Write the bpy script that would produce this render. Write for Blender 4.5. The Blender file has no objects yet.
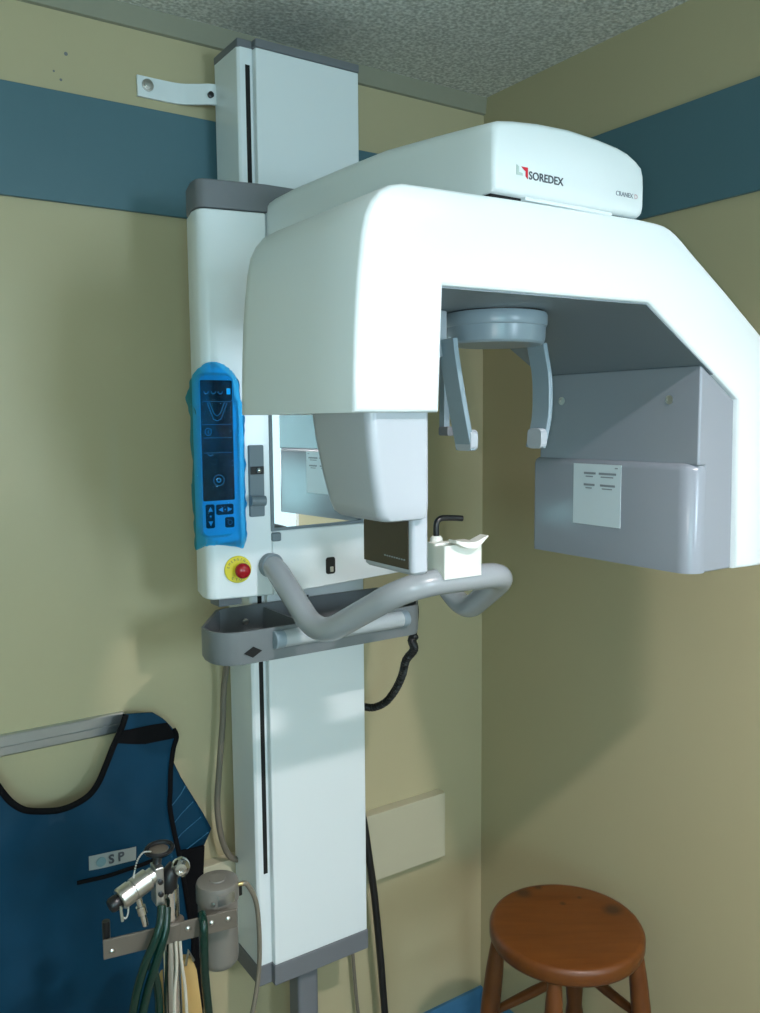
import bpy, bmesh, math, random
from mathutils import Vector, Matrix, noise

scene = bpy.context.scene
COL = scene.collection
PI = math.pi
random.seed(7)

# ------------------------------------------------------------------ materials
def srgb(r, g, b):
    f = lambda c: (c / 12.92) if c <= 0.04045 else ((c + 0.055) / 1.055) ** 2.4
    return (f(r / 255), f(g / 255), f(b / 255), 1.0)

MATS = {}
def mat(name, color, rough=0.5, metal=0.0, spec=0.5, coat=0.0, noise_amt=0.0, noise_scale=8.0, bump=0.0, bump_scale=60.0,
        bump_dist=0.002, emit=None, emit_strength=0.0):
    if name in MATS:
        return MATS[name]
    m = bpy.data.materials.new(name)
    m.use_nodes = True
    nt = m.node_tree
    b = nt.nodes['Principled BSDF']
    b.inputs['Base Color'].default_value = color
    b.inputs['Roughness'].default_value = rough
    b.inputs['Metallic'].default_value = metal
    b.inputs['Specular IOR Level'].default_value = spec
    b.inputs['Coat Weight'].default_value = coat
    b.inputs['Coat Roughness'].default_value = 0.06
    tc = nt.nodes.new('ShaderNodeTexCoord')
    if noise_amt > 0:
        n = nt.nodes.new('ShaderNodeTexNoise')
        n.inputs['Scale'].default_value = noise_scale
        n.inputs['Detail'].default_value = 5
        nt.links.new(tc.outputs['Object'], n.inputs['Vector'])
        mx = nt.nodes.new('ShaderNodeMix'); mx.data_type = 'RGBA'
        c = Vector(color[:3])
        mx.inputs['A'].default_value = (*(c * (1 - noise_amt)), 1)
        mx.inputs['B'].default_value = (*(c * (1 + noise_amt)), 1)
        nt.links.new(n.outputs['Fac'], mx.inputs['Factor'])
        nt.links.new(mx.outputs['Result'], b.inputs['Base Color'])
    if bump > 0:
        n2 = nt.nodes.new('ShaderNodeTexNoise')
        n2.inputs['Scale'].default_value = bump_scale
        n2.inputs['Detail'].default_value = 3
        nt.links.new(tc.outputs['Object'], n2.inputs['Vector'])
        bp = nt.nodes.new('ShaderNodeBump')
        bp.inputs['Strength'].default_value = bump
        bp.inputs['Distance'].default_value = bump_dist
        nt.links.new(n2.outputs['Fac'], bp.inputs['Height'])
        nt.links.new(bp.outputs['Normal'], b.inputs['Normal'])
    if emit:
        b.inputs['Emission Color'].default_value = emit
        b.inputs['Emission Strength'].default_value = emit_strength
    MATS[name] = m
    return m

M_WALL = mat('wall_paint', (0.472, 0.418, 0.258, 1), 0.42, spec=0.35, noise_amt=0.04, noise_scale=3, bump=0.12, bump_scale=120, bump_dist=0.001)
M_PALE = mat('pale_wall_paint', (0.60, 0.62, 0.58, 1), 0.5, noise_amt=0.03, noise_scale=3)
M_LEDGER_LIT = mat('ledger_daylit_paint', (0.51, 0.475, 0.34, 1), 0.4, spec=0.4, noise_amt=0.04)  # wall beige made paler, daylight on the board put into the colour
M_BAND = mat('band_paint', (0.075, 0.160, 0.195, 1), 0.4, spec=0.4, noise_amt=0.08, noise_scale=2.5)
M_COVE = mat('cove_paint', (0.27, 0.27, 0.20, 1), 0.6, noise_amt=0.05)
M_BASEB = mat('baseboard_paint', (0.08, 0.25, 0.46, 1), 0.35, noise_amt=0.05)
M_WHITE = mat('white_enamel', (0.755, 0.81, 0.825, 1), 0.28, spec=0.5, coat=0.15)
M_FRAMEW = mat('white_plastic', (0.735, 0.805, 0.82, 1), 0.36, spec=0.45)
M_CAP = mat('grey_cap_plastic', (0.155, 0.165, 0.18, 1), 0.45)
M_GREYBLUE = mat('blue_grey_plastic', (0.25, 0.315, 0.36, 1), 0.3, spec=0.5)
M_CLAMP = mat('steel_blue_plastic', (0.235, 0.31, 0.36, 1), 0.3)
M_GREYDK = mat('slate_plastic', (0.17, 0.215, 0.245, 1), 0.4)
M_SENSOR = mat('lavender_grey_plastic', (0.255, 0.285, 0.325, 1), 0.24, spec=0.5)
M_TUBE = mat('pale_grey_plastic', (0.40, 0.435, 0.475, 1), 0.3)
M_HANDLE = mat('grey_handle_coating', (0.34, 0.365, 0.385, 1), 0.22, spec=0.55)
M_TRAY = mat('dark_grey_tray', (0.165, 0.185, 0.195, 1), 0.38)
M_GRIP = mat('pale_grey_tube', (0.42, 0.46, 0.48, 1), 0.3)
M_BLACK = mat('black_plastic', (0.008, 0.008, 0.009, 1), 0.35)
M_SLOT = mat('dark_slot', (0.004, 0.004, 0.004, 1), 0.8)
M_GLOSSBLK = mat('glossy_black_glass', (0.003, 0.003, 0.004, 1), 0.06)
M_RUBBER = mat('black_rubber', (0.012, 0.012, 0.012, 1), 0.45)
M_STEEL = mat('steel', (0.62, 0.61, 0.58, 1), 0.28, metal=1.0)
M_CHROME = mat('chrome', (0.75, 0.74, 0.72, 1), 0.12, metal=1.0)
M_ALU = mat('brushed_aluminium', (0.55, 0.56, 0.55, 1), 0.35, metal=1.0)
M_BRACKET = mat('grey_painted_steel', (0.145, 0.125, 0.10, 1), 0.45, metal=0.3)
M_BRASS = mat('brass', (0.6, 0.48, 0.22, 1), 0.3, metal=1.0)
M_RED = mat('red_button', (0.34, 0.006, 0.012, 1), 0.2)
M_LOGORED = mat('logo_red', (0.60, 0.012, 0.03, 1), 0.4)
M_LOGOGREY = mat('logo_green_grey', (0.46, 0.58, 0.54, 1), 0.4)
M_INK = mat('dark_ink', (0.045, 0.055, 0.07, 1), 0.5)
M_INKLT = mat('grey_ink', (0.22, 0.25, 0.28, 1), 0.5)
M_YELLOW = mat('yellow_label', (0.70, 0.60, 0.02, 1), 0.4)
M_PAPER = mat('paper_label', (0.56, 0.66, 0.70, 1), 0.4)
M_APRON = mat('apron_blue', (0.0012, 0.036, 0.076, 1), 0.6, spec=0.2, noise_amt=0.12, noise_scale=14, bump=0.2, bump_scale=500, bump_dist=0.0006)
M_BIND = mat('apron_binding', (0.004, 0.004, 0.005, 1), 0.8, spec=0.12)
M_HOSE = mat('beige_hose', (0.165, 0.145, 0.11, 1), 0.35)
M_GREEN = mat('green_hose', (0.002, 0.024, 0.016, 1), 0.25)
M_CANISTER = mat('canister_grey', (0.165, 0.155, 0.135, 1), 0.4)
M_FOLDER = mat('buff_card', (0.50, 0.33, 0.12, 1), 0.6)
M_CORD = mat('pale_cord', (0.5, 0.46, 0.38, 1), 0.5)
M_MIRROR = mat('mirror_silver', (0.80, 0.86, 0.87, 1), 0.015, metal=1.0)
M_LINES = mat('screen_lines', (0.03, 0.07, 0.10, 1), 0.4, emit=(0.16, 0.30, 0.36, 1), emit_strength=0.6)
M_ICON = mat('key_icon', (0.5, 0.75, 0.8, 1), 0.4)
M_ICONHI = mat('screen_icon_lit', (0.1, 0.5, 0.6, 1), 0.4, emit=(0.05, 0.75, 0.9, 1), emit_strength=0.5)
M_LAMP = mat('lamp_glow', (1, 1, 1, 1), 0.5, emit=(1.04, 0.95, 0.96, 1), emit_strength=1300.0)
M_WINFRAME = mat('window_white', (0.7, 0.7, 0.66, 1), 0.4)

def wood_mat():
    m = mat('stool_wood', (0.235, 0.078, 0.018, 1), 0.4, spec=0.4)
    nt = m.node_tree; b = nt.nodes['Principled BSDF']
    tc = nt.nodes.new('ShaderNodeTexCoord')
    mp = nt.nodes.new('ShaderNodeMapping'); mp.inputs['Scale'].default_value = (3, 26, 5)
    nt.links.new(tc.outputs['Object'], mp.inputs['Vector'])
    n = nt.nodes.new('ShaderNodeTexNoise'); n.inputs['Scale'].default_value = 2.2; n.inputs['Detail'].default_value = 6
    n.inputs['Distortion'].default_value = 0.6
    nt.links.new(mp.outputs['Vector'], n.inputs['Vector'])
    cr = nt.nodes.new('ShaderNodeValToRGB')
    cr.color_ramp.elements[0].position = 0.3; cr.color_ramp.elements[0].color = (0.095, 0.028, 0.0055, 1)
    cr.color_ramp.elements[1].position = 0.75; cr.color_ramp.elements[1].color = (0.150, 0.050, 0.011, 1)
    nt.links.new(n.outputs['Fac'], cr.inputs['Fac'])
    nt.links.new(cr.outputs['Color'], b.inputs['Base Color'])
    return m, cr
M_WOOD, _ = wood_mat()

def seat_mat():
    m = M_WOOD.copy(); m.name = 'stool_seat_wood'
    nt = m.node_tree
    ramp = [q for q in nt.nodes if q.type == 'VALTORGB'][0].color_ramp
    ramp.elements[0].color = (0.098, 0.027, 0.0030, 1); ramp.elements[1].color = (0.140, 0.043, 0.0060, 1)
    b = nt.nodes['Principled BSDF']
    src = b.inputs['Base Color'].links[0].from_socket
    tc = nt.nodes.new('ShaderNodeTexCoord')
    cur = src
    for (cx, cy, r) in ((-0.066, 0.113, 0.022), (0.108, 0.047, 0.026), (0.050, 0.095, 0.007), (0.010, 0.075, 0.009), (-0.03, 0.135, 0.010)):
        vm = nt.nodes.new('ShaderNodeVectorMath'); vm.operation = 'DISTANCE'
        nt.links.new(tc.outputs['Object'], vm.inputs[0]); vm.inputs[1].default_value = (cx, cy, 0)
        mr = nt.nodes.new('ShaderNodeMapRange'); mr.inputs['From Min'].default_value = r * 0.35; mr.inputs['From Max'].default_value = r
        mr.inputs['To Min'].default_value = 0.82; mr.inputs['To Max'].default_value = 0.0
        nt.links.new(vm.outputs['Value'], mr.inputs['Value'])
        mx = nt.nodes.new('ShaderNodeMix'); mx.data_type = 'RGBA'
        nt.links.new(mr.outputs['Result'], mx.inputs['Factor'])
        nt.links.new(cur, mx.inputs['A']); mx.inputs['B'].default_value = (0.03, 0.012, 0.005, 1)
        cur = mx.outputs['Result']
    nt.links.new(cur, b.inputs['Base Color'])
    return m
M_SEAT = seat_mat()

def ceiling_mat():
    m = mat('popcorn_ceiling', (0.40, 0.42, 0.37, 1), 0.9)
    nt = m.node_tree; b = nt.nodes['Principled BSDF']
    tc = nt.nodes.new('ShaderNodeTexCoord')
    v = nt.nodes.new('ShaderNodeTexNoise'); v.inputs['Scale'].default_value = 130; v.inputs['Detail'].default_value = 4
    nt.links.new(tc.outputs['Object'], v.inputs['Vector'])
    cr = nt.nodes.new('ShaderNodeValToRGB')
    cr.color_ramp.elements[0].position = 0.38; cr.color_ramp.elements[0].color = (0.46, 0.47, 0.43, 1)
    cr.color_ramp.elements[1].position = 0.66; cr.color_ramp.elements[1].color = (0.86, 0.87, 0.82, 1)
    nt.links.new(v.outputs['Fac'], cr.inputs['Fac']); nt.links.new(cr.outputs['Color'], b.inputs['Base Color'])
    bp = nt.nodes.new('ShaderNodeBump'); bp.inputs['Strength'].default_value = 0.8; bp.inputs['Distance'].default_value = 0.006
    nt.links.new(v.outputs['Fac'], bp.inputs['Height']); nt.links.new(bp.outputs['Normal'], b.inputs['Normal'])
    return m
M_CEIL = ceiling_mat()

def floor_mat():
    m = mat('vinyl_floor', (0.24, 0.20, 0.15, 1), 0.45)
    nt = m.node_tree; b = nt.nodes['Principled BSDF']
    tc = nt.nodes.new('ShaderNodeTexCoord')
    br = nt.nodes.new('ShaderNodeTexBrick'); br.inputs['Scale'].default_value = 3.2
    br.offset = 0.0
    br.inputs['Color1'].default_value = (0.26, 0.22, 0.17, 1); br.inputs['Color2'].default_value = (0.22, 0.19, 0.145, 1)
    br.inputs['Mortar'].default_value = (0.12, 0.10, 0.08, 1); br.inputs['Mortar Size'].default_value = 0.006
    nt.links.new(tc.outputs['Object'], br.inputs['Vector']); nt.links.new(br.outputs['Color'], b.inputs['Base Color'])
    return m
M_FLOOR = floor_mat()

def film_mat():
    m = bpy.data.materials.new('blue_film'); m.use_nodes = True
    nt = m.node_tree; nt.nodes.clear()
    out = nt.nodes.new('ShaderNodeOutputMaterial')
    tr = nt.nodes.new('ShaderNodeBsdfTransparent'); tr.inputs['Color'].default_value = (0.08, 0.60, 1.0, 1)
    df = nt.nodes.new('ShaderNodeBsdfDiffuse'); df.inputs['Color'].default_value = (0.0, 0.16, 0.42, 1)
    gl = nt.nodes.new('ShaderNodeBsdfGlossy'); gl.inputs['Roughness'].default_value = 0.06
    tc = nt.nodes.new('ShaderNodeTexCoord'); mp = nt.nodes.new('ShaderNodeMapping'); mp.inputs['Scale'].default_value = (150, 60, 45)
    ns = nt.nodes.new('ShaderNodeTexNoise'); ns.inputs['Scale'].default_value = 1.0; ns.inputs['Detail'].default_value = 2; ns.inputs['Distortion'].default_value = 1.2
    bp = nt.nodes.new('ShaderNodeBump'); bp.inputs['Strength'].default_value = 0.9; bp.inputs['Distance'].default_value = 0.009
    nt.links.new(tc.outputs['Object'], mp.inputs['Vector']); nt.links.new(mp.outputs['Vector'], ns.inputs['Vector'])
    nt.links.new(ns.outputs['Fac'], bp.inputs['Height']); nt.links.new(bp.outputs['Normal'], gl.inputs['Normal'])
    m1 = nt.nodes.new('ShaderNodeMixShader'); m1.inputs[0].default_value = 0.025
    nt.links.new(tr.outputs[0], m1.inputs[1]); nt.links.new(df.outputs[0], m1.inputs[2])
    fr = nt.nodes.new('ShaderNodeFresnel'); fr.inputs['IOR'].default_value = 1.30
    m2 = nt.nodes.new('ShaderNodeMixShader')
    nt.links.new(fr.outputs[0], m2.inputs[0]); nt.links.new(m1.outputs[0], m2.inputs[1]); nt.links.new(gl.outputs[0], m2.inputs[2])
    nt.links.new(m2.outputs[0], out.inputs['Surface'])
    return m
M_FILM = film_mat()

def pane_mat():
    m = bpy.data.materials.new('window_glass'); m.use_nodes = True
    nt = m.node_tree; nt.nodes.clear()
    out = nt.nodes.new('ShaderNodeOutputMaterial')
    tr = nt.nodes.new('ShaderNodeBsdfTransparent'); tr.inputs['Color'].default_value = (0.95, 0.98, 0.98, 1)
    gl = nt.nodes.new('ShaderNodeBsdfGlossy'); gl.inputs['Roughness'].default_value = 0.02
    m2 = nt.nodes.new('ShaderNodeMixShader'); m2.inputs[0].default_value = 0.05
    nt.links.new(tr.outputs[0], m2.inputs[1]); nt.links.new(gl.outputs[0], m2.inputs[2])
    nt.links.new(m2.outputs[0], out.inputs['Surface'])
    return m
M_PANE = pane_mat()

# ------------------------------------------------------------------ mesh helpers
def obj(name, bm, m, parent=None, bevel=0.0, seg=2, smooth=True, angle=38, subsurf=0):
    bmesh.ops.remove_doubles(bm, verts=bm.verts, dist=1e-6)
    bmesh.ops.recalc_face_normals(bm, faces=bm.faces)
    if smooth:
        for f in bm.faces: f.smooth = True
        lim = math.radians(angle)
        for e in bm.edges:
            if len(e.link_faces) == 2 and e.calc_face_angle(0) > lim:
                e.smooth = False
    me = bpy.data.meshes.new(name)
    bm.to_mesh(me); bm.free()
    for mm in (m if isinstance(m, (list, tuple)) else [m]): me.materials.append(mm)
    o = bpy.data.objects.new(name, me); COL.objects.link(o)
    if bevel > 0:
        md = o.modifiers.new('bevel', 'BEVEL'); md.width = bevel; md.segments = seg
        md.limit_method = 'ANGLE'; md.angle_limit = math.radians(35); md.harden_normals = True
    if subsurf:
        md = o.modifiers.new('sub', 'SUBSURF'); md.levels = subsurf; md.render_levels = subsurf
    if parent is not None:
        o.parent = parent
        o.matrix_parent_inverse = parent_inv(parent)
    return o

def parent_inv(p):
    mtx = Matrix.Identity(4); chain = []
    while p is not None:
        chain.append(p); p = p.parent
    for q in reversed(chain):
        mtx = mtx @ q.matrix_parent_inverse @ q.matrix_basis if q.parent else mtx @ q.matrix_basis
    return mtx.inverted()

def thing(name, label, cat, loc, group=None):
    o = bpy.data.objects.new(name, None); COL.objects.link(o)
    o.empty_display_size = 0.1
    o.location = loc; o['label'] = label; o['category'] = cat
    if group: o['group'] = group
    return o

def tag(o, label, cat, group=None):
    o['label'] = label; o['category'] = cat
    if group: o['group'] = group
    return o

def struct(name, bm, m, **k):
    o = obj(name, bm, m, **k); o['kind'] = 'structure'; return o

def box(bm, x0, x1, y0, y1, z0, z1):
    vs = [bm.verts.new(p) for p in ((x0, y0, z0), (x1, y0, z0), (x1, y1, z0), (x0, y1, z0), (x0, y0, z1), (x1, y0, z1), (x1, y1, z1), (x0, y1, z1))]
    for f in ((0, 3, 2, 1), (4, 5, 6, 7), (0, 1, 5, 4), (1, 2, 6, 5), (2, 3, 7, 6), (3, 0, 4, 7)):
        bm.faces.new([vs[i] for i in f])
    return bm

def BX(*a):
    return box(bmesh.new(), *a)

def prism(bm, poly, axis, a, b):
    """poly: 2D points; axis 'y': (x,z) extruded along y; 'z': (x,y); 'x': (y,z)"""
    def P(p, t):
        return {'y': (p[0], t, p[1]), 'z': (p[0], p[1], t), 'x': (t, p[0], p[1])}[axis]
    lo = [bm.verts.new(P(p, a)) for p in poly]; hi = [bm.verts.new(P(p, b)) for p in poly]
    n = len(poly)
    bm.faces.new(lo); bm.faces.new(hi[::-1])
    for i in range(n):
        bm.faces.new((lo[i], lo[(i + 1) % n], hi[(i + 1) % n], hi[i]))
    return bm

def arc(cx, cy, r, a0, a1, n=8):
    return [(cx + r * math.cos(math.radians(a0 + (a1 - a0) * i / n)), cy + r * math.sin(math.radians(a0 + (a1 - a0) * i / n))) for i in range(n + 1)]

def rrect(x0, x1, y0, y1, r, n=6):
    return arc(x1 - r, y1 - r, r, 0, 90, n) + arc(x0 + r, y1 - r, r, 90, 180, n) + arc(x0 + r, y0 + r, r, 180, 270, n) + arc(x1 - r, y0 + r, r, 270, 360, n)

def loft(bm, rings, cap=True, closed=True):
    R = [[bm.verts.new(p) for p in r] for r in rings]
    n = len(R[0])
    for a, b in zip(R, R[1:]):
        for i in range(n if closed else n - 1):
            j = (i + 1) % n
            bm.faces.new((a[i], a[j], b[j], b[i]))
    if cap:
        bm.faces.new(R[0][::-1]); bm.faces.new(R[-1])
    return bm

def spline(pts, n=8):
    """Catmull-Rom through pts"""
    P = [Vector(p) for p in pts]
    out = []
    for i in range(len(P) - 1):
        p0 = P[max(i - 1, 0)]; p1 = P[i]; p2 = P[i + 1]; p3 = P[min(i + 2, len(P) - 1)]
        for k in range(n):
            t = k / n
            out.append(0.5 * ((2 * p1) + (p2 - p0) * t + (2 * p0 - 5 * p1 + 4 * p2 - p3) * t * t + (3 * p1 - p0 - 3 * p2 + p3) * t ** 3))
    out.append(P[-1]); return out

def fillet(pts, r, n=8):
    P = [Vector(p) for p in pts]; out = [P[0]]
    for i in range(1, len(P) - 1):
        rr = r[i] if isinstance(r, (list, tuple)) else r
        a = (P[i - 1] - P[i]); b = (P[i + 1] - P[i])
        d = min(rr, a.length * 0.49, b.length * 0.49)
        A = P[i] + a.normalized() * d; B = P[i] + b.normalized() * d
        for k in range(n + 1):
            t = k / n
            out.append(A.lerp(P[i], t).lerp(P[i].lerp(B, t), t))
    out.append(P[-1]); return out

def tube(bm, path, r, seg=12, cap=True, flat=None):
    P = [Vector(p) for p in path]
    T = []
    for i in range(len(P)):
        T.append((P[min(i + 1, len(P) - 1)] - P[max(i - 1, 0)]).normalized())
    up = Vector((0, 0, 1)) if abs(T[0].z) < 0.9 else Vector((0, 1, 0))
    u = (up - T[0] * up.dot(T[0])).normalized()
    rings = []
    for i, p in enumerate(P):
        u = (u - T[i] * u.dot(T[i])).normalized(); v = T[i].cross(u)
        rr = r[i] if isinstance(r, (list, tuple)) else r
        rings.append([p + (u * math.cos(2 * PI * k / seg) + v * math.sin(2 * PI * k / seg)) * rr for k in range(seg)])
    if flat:
        rings = [[Vector((q.x, p.y + (q.y - p.y) * flat, q.z)) for q in ring] for ring, p in zip(rings, P)]
    return loft(bm, rings, cap)

def lathe(bm, prof, origin, axis=(0, 0, 1), seg=32):
    """prof: (radius, t) along axis"""
    A = Vector(axis).normalized(); o = Vector(origin)
    ref = Vector((1, 0, 0)) if abs(A.x) < 0.9 else Vector((0, 1, 0))
    u = A.cross(ref).normalized(); v = A.cross(u)
    rings = []
    for r, t in prof:
        rings.append([o + A * t + (u * math.cos(2 * PI * k / seg) + v * math.sin(2 * PI * k / seg)) * max(r, 1e-5) for k in range(seg)])
    return loft(bm, rings, True)

def ball(bm, c, r, seg=16, ring=10):
    return lathe(bm, [(r * math.sin(PI * i / ring), -r * math.cos(PI * i / ring)) for i in range(ring + 1)], c, seg=seg)

def text_bm(bm, body, size, mtx, align='LEFT', extrude=0.0004, shear=0.0, bold=0.0):
    cu = bpy.data.curves.new('lettering', 'FONT'); cu.body = body; cu.size = size; cu.extrude = extrude
    cu.offset = bold; cu.align_x = align; cu.shear = shear; cu.resolution_u = 3
    o = bpy.data.objects.new('lettering', cu); COL.objects.link(o)
    me = bpy.data.meshes.new_from_object(o.evaluated_get(bpy.context.evaluated_depsgraph_get()))
    me.transform(mtx); bm.from_mesh(me)
    bpy.data.objects.remove(o); bpy.data.curves.remove(cu); bpy.data.meshes.remove(me)
    return bm

def facing_front(x, y, z):          # lettering on a face whose normal is -y
    return Matrix.Translation((x, y, z)) @ Matrix.Rotation(PI / 2, 4, 'X')

# ------------------------------------------------------------------ room
RX0, RY0, H = -3.1, -3.6, 2.44
struct('floor', BX(RX0 - .1, .1, RY0 - .1, .1, -.1, 0), M_FLOOR)
struct('ceiling', BX(RX0 - .1, .1, RY0 - .1, .1, H, H + .1), M_CEIL)
struct('wall_left', BX(RX0 - .1, .1, 0, .1, 0, H), M_WALL)
WY0, WY1, WZ0, WZ1 = -2.35, -1.29, 1.12, 2.02
b = bmesh.new()
box(b, 0, .1, RY0 - .1, WY0, 0, H); box(b, 0, .1, WY1, 0, 0, H); box(b, 0, .1, WY0, WY1, 0, WZ0); box(b, 0, .1, WY0, WY1, WZ1, H)
struct('wall_right', b, M_WALL)
VX0, VX1, VZ0, VZ1 = -.74, -.30, 1.45, 2.05
b = bmesh.new()
UX0, UX1, UZ0, UZ1 = -2.75, -1.75, 1.00, 2.05
box(b, RX0 - .1, UX0, RY0 - .1, RY0, 0, H); box(b, UX0, UX1, RY0 - .1, RY0, 0, UZ0); box(b, UX0, UX1, RY0 - .1, RY0, UZ1, H); box(b, UX1, VX0, RY0 - .1, RY0, 0, H)
box(b, VX1, .1, RY0 - .1, RY0, 0, H); box(b, VX0, VX1, RY0 - .1, RY0, 0, VZ0); box(b, VX0, VX1, RY0 - .1, RY0, VZ1, H)
struct('wall_behind', b, M_PALE)
struct('wall_side', BX(RX0 - .1, RX0, RY0, 0, 0, H), M_PALE)

def window(name, along, c0, c1, z0, z1, wallpos):
    fw, d0, d1 = 0.045, wallpos[0], wallpos[1]
    fb = bmesh.new()
    def bb(a0, a1, zz0, zz1, e0, e1, target):
        if along == 'y': box(target, e0, e1, a0, a1, zz0, zz1)
        else: box(target, a0, a1, e0, e1, zz0, zz1)
    bb(c0, c0 + fw, z0, z1, d0, d1, fb); bb(c1 - fw, c1, z0, z1, d0, d1, fb)
    bb(c0 + fw, c1 - fw, z0, z0 + fw, d0, d1, fb); bb(c0 + fw, c1 - fw, z1 - fw, z1, d0, d1, fb)
    bb((c0 + c1) / 2 - .018, (c0 + c1) / 2 + .018, z0 + fw, z1 - fw, d0 + .01, d1 - .01, fb)
    w = struct(name, fb, M_WINFRAME, bevel=.003)
    pb = bmesh.new(); m = (d0 + d1) / 2
    bb(c0 + fw, c1 - fw, z0 + fw, z1 - fw, m - .002, m + .002, pb)
    p = obj('pane', pb, M_PANE, w)
    return w
window('window_1', 'y', WY0, WY1, WZ0, WZ1, (.02, .08))
window('window_2', 'x', VX0, VX1, VZ0, VZ1, (RY0 - .08, RY0 - .02))
window('fill_window', 'x', UX0, UX1, UZ0, UZ1, (RY0 - .08, RY0 - .02))  # unseen window, added to carry fill light for the left-facing sides

WL = bpy.data.objects['wall_left']
for (mx_, mz_, mr_) in ((-1.007, 2.327, .0035), (-1.018, 2.279, .0025), (-1.030, 2.292, .002)):
    obj('screw_hole', lathe(bmesh.new(), [(mr_, 0), (mr_, .0006)], (mx_, .0002, mz_), (0, -1, 0), 12), M_CAP, WL)
# painted band round the room, flat cove strip at the ceiling, ledger board behind the column, skirting
struct('trim_1', BX(RX0, 0, -.010, 0, 2.057, 2.256), M_BAND, bevel=.002)
struct('trim_2', BX(-.010, 0, RY0, -.010, 2.053, 2.250), M_BAND, bevel=.002)
struct('trim_3', prism(bmesh.new(), [(0, 2.400), (-.007, 2.402), (-.012, 2.44), (0, 2.44)], 'x', RX0, 0), M_COVE)
struct('trim_4', BX(-1.30, -.146, -.030, 0, .530, .700), M_LEDGER_LIT, bevel=.002)
struct('baseboard_left', prism(bmesh.new(), [(0, 0), (-.016, 0), (-.016, .082), (-.008, .100), (0, .100)], 'x', RX0, 0), M_BASEB)
struct('baseboard_right', prism(bmesh.new(), [(0, 0), (-.016, 0), (-.016, .082), (-.008, .100), (0, .100)], 'y', RY0, -.016), M_BASEB)

# ceiling lamp behind the photographer
LX, LY = -.62, -1.80
lamp = thing('ceiling_lamp', 'round white downlight on the ceiling behind the camera', 'lamp', (LX, LY, H))
hb_ = lathe(bmesh.new(), [(.080, 0), (.080, .075), (.068, .075), (.068, .020)], (LX, LY, 0), (0, 0, 1), 40)
for v in hb_.verts: v.co.z = H - v.co.z
obj('lamp_housing', hb_, M_BLACK, lamp, angle=30)
obj('lamp_disc', lathe(bmesh.new(), [(.064, H - .0225), (.064, H - .0205)], (LX, LY, 0), seg=32), M_LAMP, lamp)

# ------------------------------------------------------------------ the panoramic x-ray machine
X = thing('panoramic_xray_machine', 'tall white and grey panoramic x-ray machine fixed in the corner of the room', 'x-ray machine', (-.6, -.1, 0))

# column
column = obj('column', prism(bmesh.new(), [(-.730, -.035), (-.730, -.140), (-.725, -.145), (-.4695, -.145), (-.4665, -.142), (-.4665, -.035)], 'z', .510, 2.356), M_WHITE, X, bevel=.002)
obj('cover_plate', BX(-.700, -.4705, -.161, -.144, .512, 2.352), M_WHITE, column, bevel=.003)
capb = prism(bmesh.new(), [(-.731, -.034), (-.731, -.146), (-.701, -.146), (-.701, -.163), (-.4695, -.163), (-.4695, -.150), (-.4655, -.146), (-.4655, -.034)], 'z', 2.352, 2.368)
obj('top_cap', capb, M_CAP, column, bevel=.003)
capb = prism(bmesh.new(), [(-.732, -.034), (-.732, -.147), (-.702, -.147), (-.702, -.163), (-.4685, -.163), (-.4685, -.150), (-.4645, -.147), (-.4645, -.034)], 'z', .468, .513)
obj('base_cap', capb, M_CAP, column, bevel=.003)
obj('slot', BX(-.7145, -.7055, -.1462, -.142, .712, 2.322), M_SLOT, column)
pole = obj('support_pole', prism(bmesh.new(), rrect(-.632, -.582, -.135, -.085, .008), 'z', .006, .470), M_CAP, X)
obj('foot_plate', prism(bmesh.new(), rrect(-.68, -.535, -.18, -.04, .02), 'z', 0, .008), M_CAP, pole, bevel=.002)

# wall bracket
wb = bmesh.new()
prof = [(-.877, -.002), (-.800, -.002), (-.765, -.018), (-.735, -.036), (-.690, -.036)]
front = spline([(p[0], p[1] - .006, 0) for p in prof], 6); back = spline([(p[0], p[1], 0) for p in prof], 6)
prism(wb, [(p.x, p.y) for p in front] + [(p.x, p.y) for p in back[::-1]], 'z', 2.276, 2.315)
bracket = obj('wall_bracket', wb, M_WHITE, X)
obj('bolt', lathe(bmesh.new(), [(.0115, 0), (.0115, .002), (.007, .0025), (.007, .006), (.004, .0065)], (-.857, -.008, 2.299), (0, -1, 0), 20), M_STEEL, bracket)
obj('bolt', lathe(bmesh.new(), [(.006, 0), (.006, .006), (.003, .007)], (-.742, -.040, 2.293), (0, -1, 0), 12), M_BLACK, bracket)

# carriage: control pillar at the left, body behind the mirror
plan = [(-.860, -.195), (-.873, -.250)] + arc(-.854, -.268, .019, 180, 262, 8) + [(-.757, -.306), (-.757, -.195)]
carriage = obj('carriage', prism(bmesh.new(), plan, 'z', 1.334, 2.012), M_WHITE, X, bevel=.004, seg=3)
obj('carriage_cap', prism(bmesh.new(), plan[:-2] + [(-.757, -.306), (-.430, -.306), (-.430, -.195)], 'z', 2.013, 2.061), M_CAP, carriage, bevel=.003)
pb = bmesh.new()
prism(pb, [(-.7555, 1.332), (-.500, 1.344), (-.430, 1.348), (-.430, 1.4515), (-.7555, 1.4515)], 'y', -.302, -.163)
box(pb, -.7555, -.430, -.283, -.163, 1.4515, 2.012)
obj('lower_panel', pb, M_WHITE, carriage, bevel=.003)
obj('slide_rail', BX(-.845, -.800, -.26, -.22, 1.315, 1.336), M_CAP, carriage)
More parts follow.
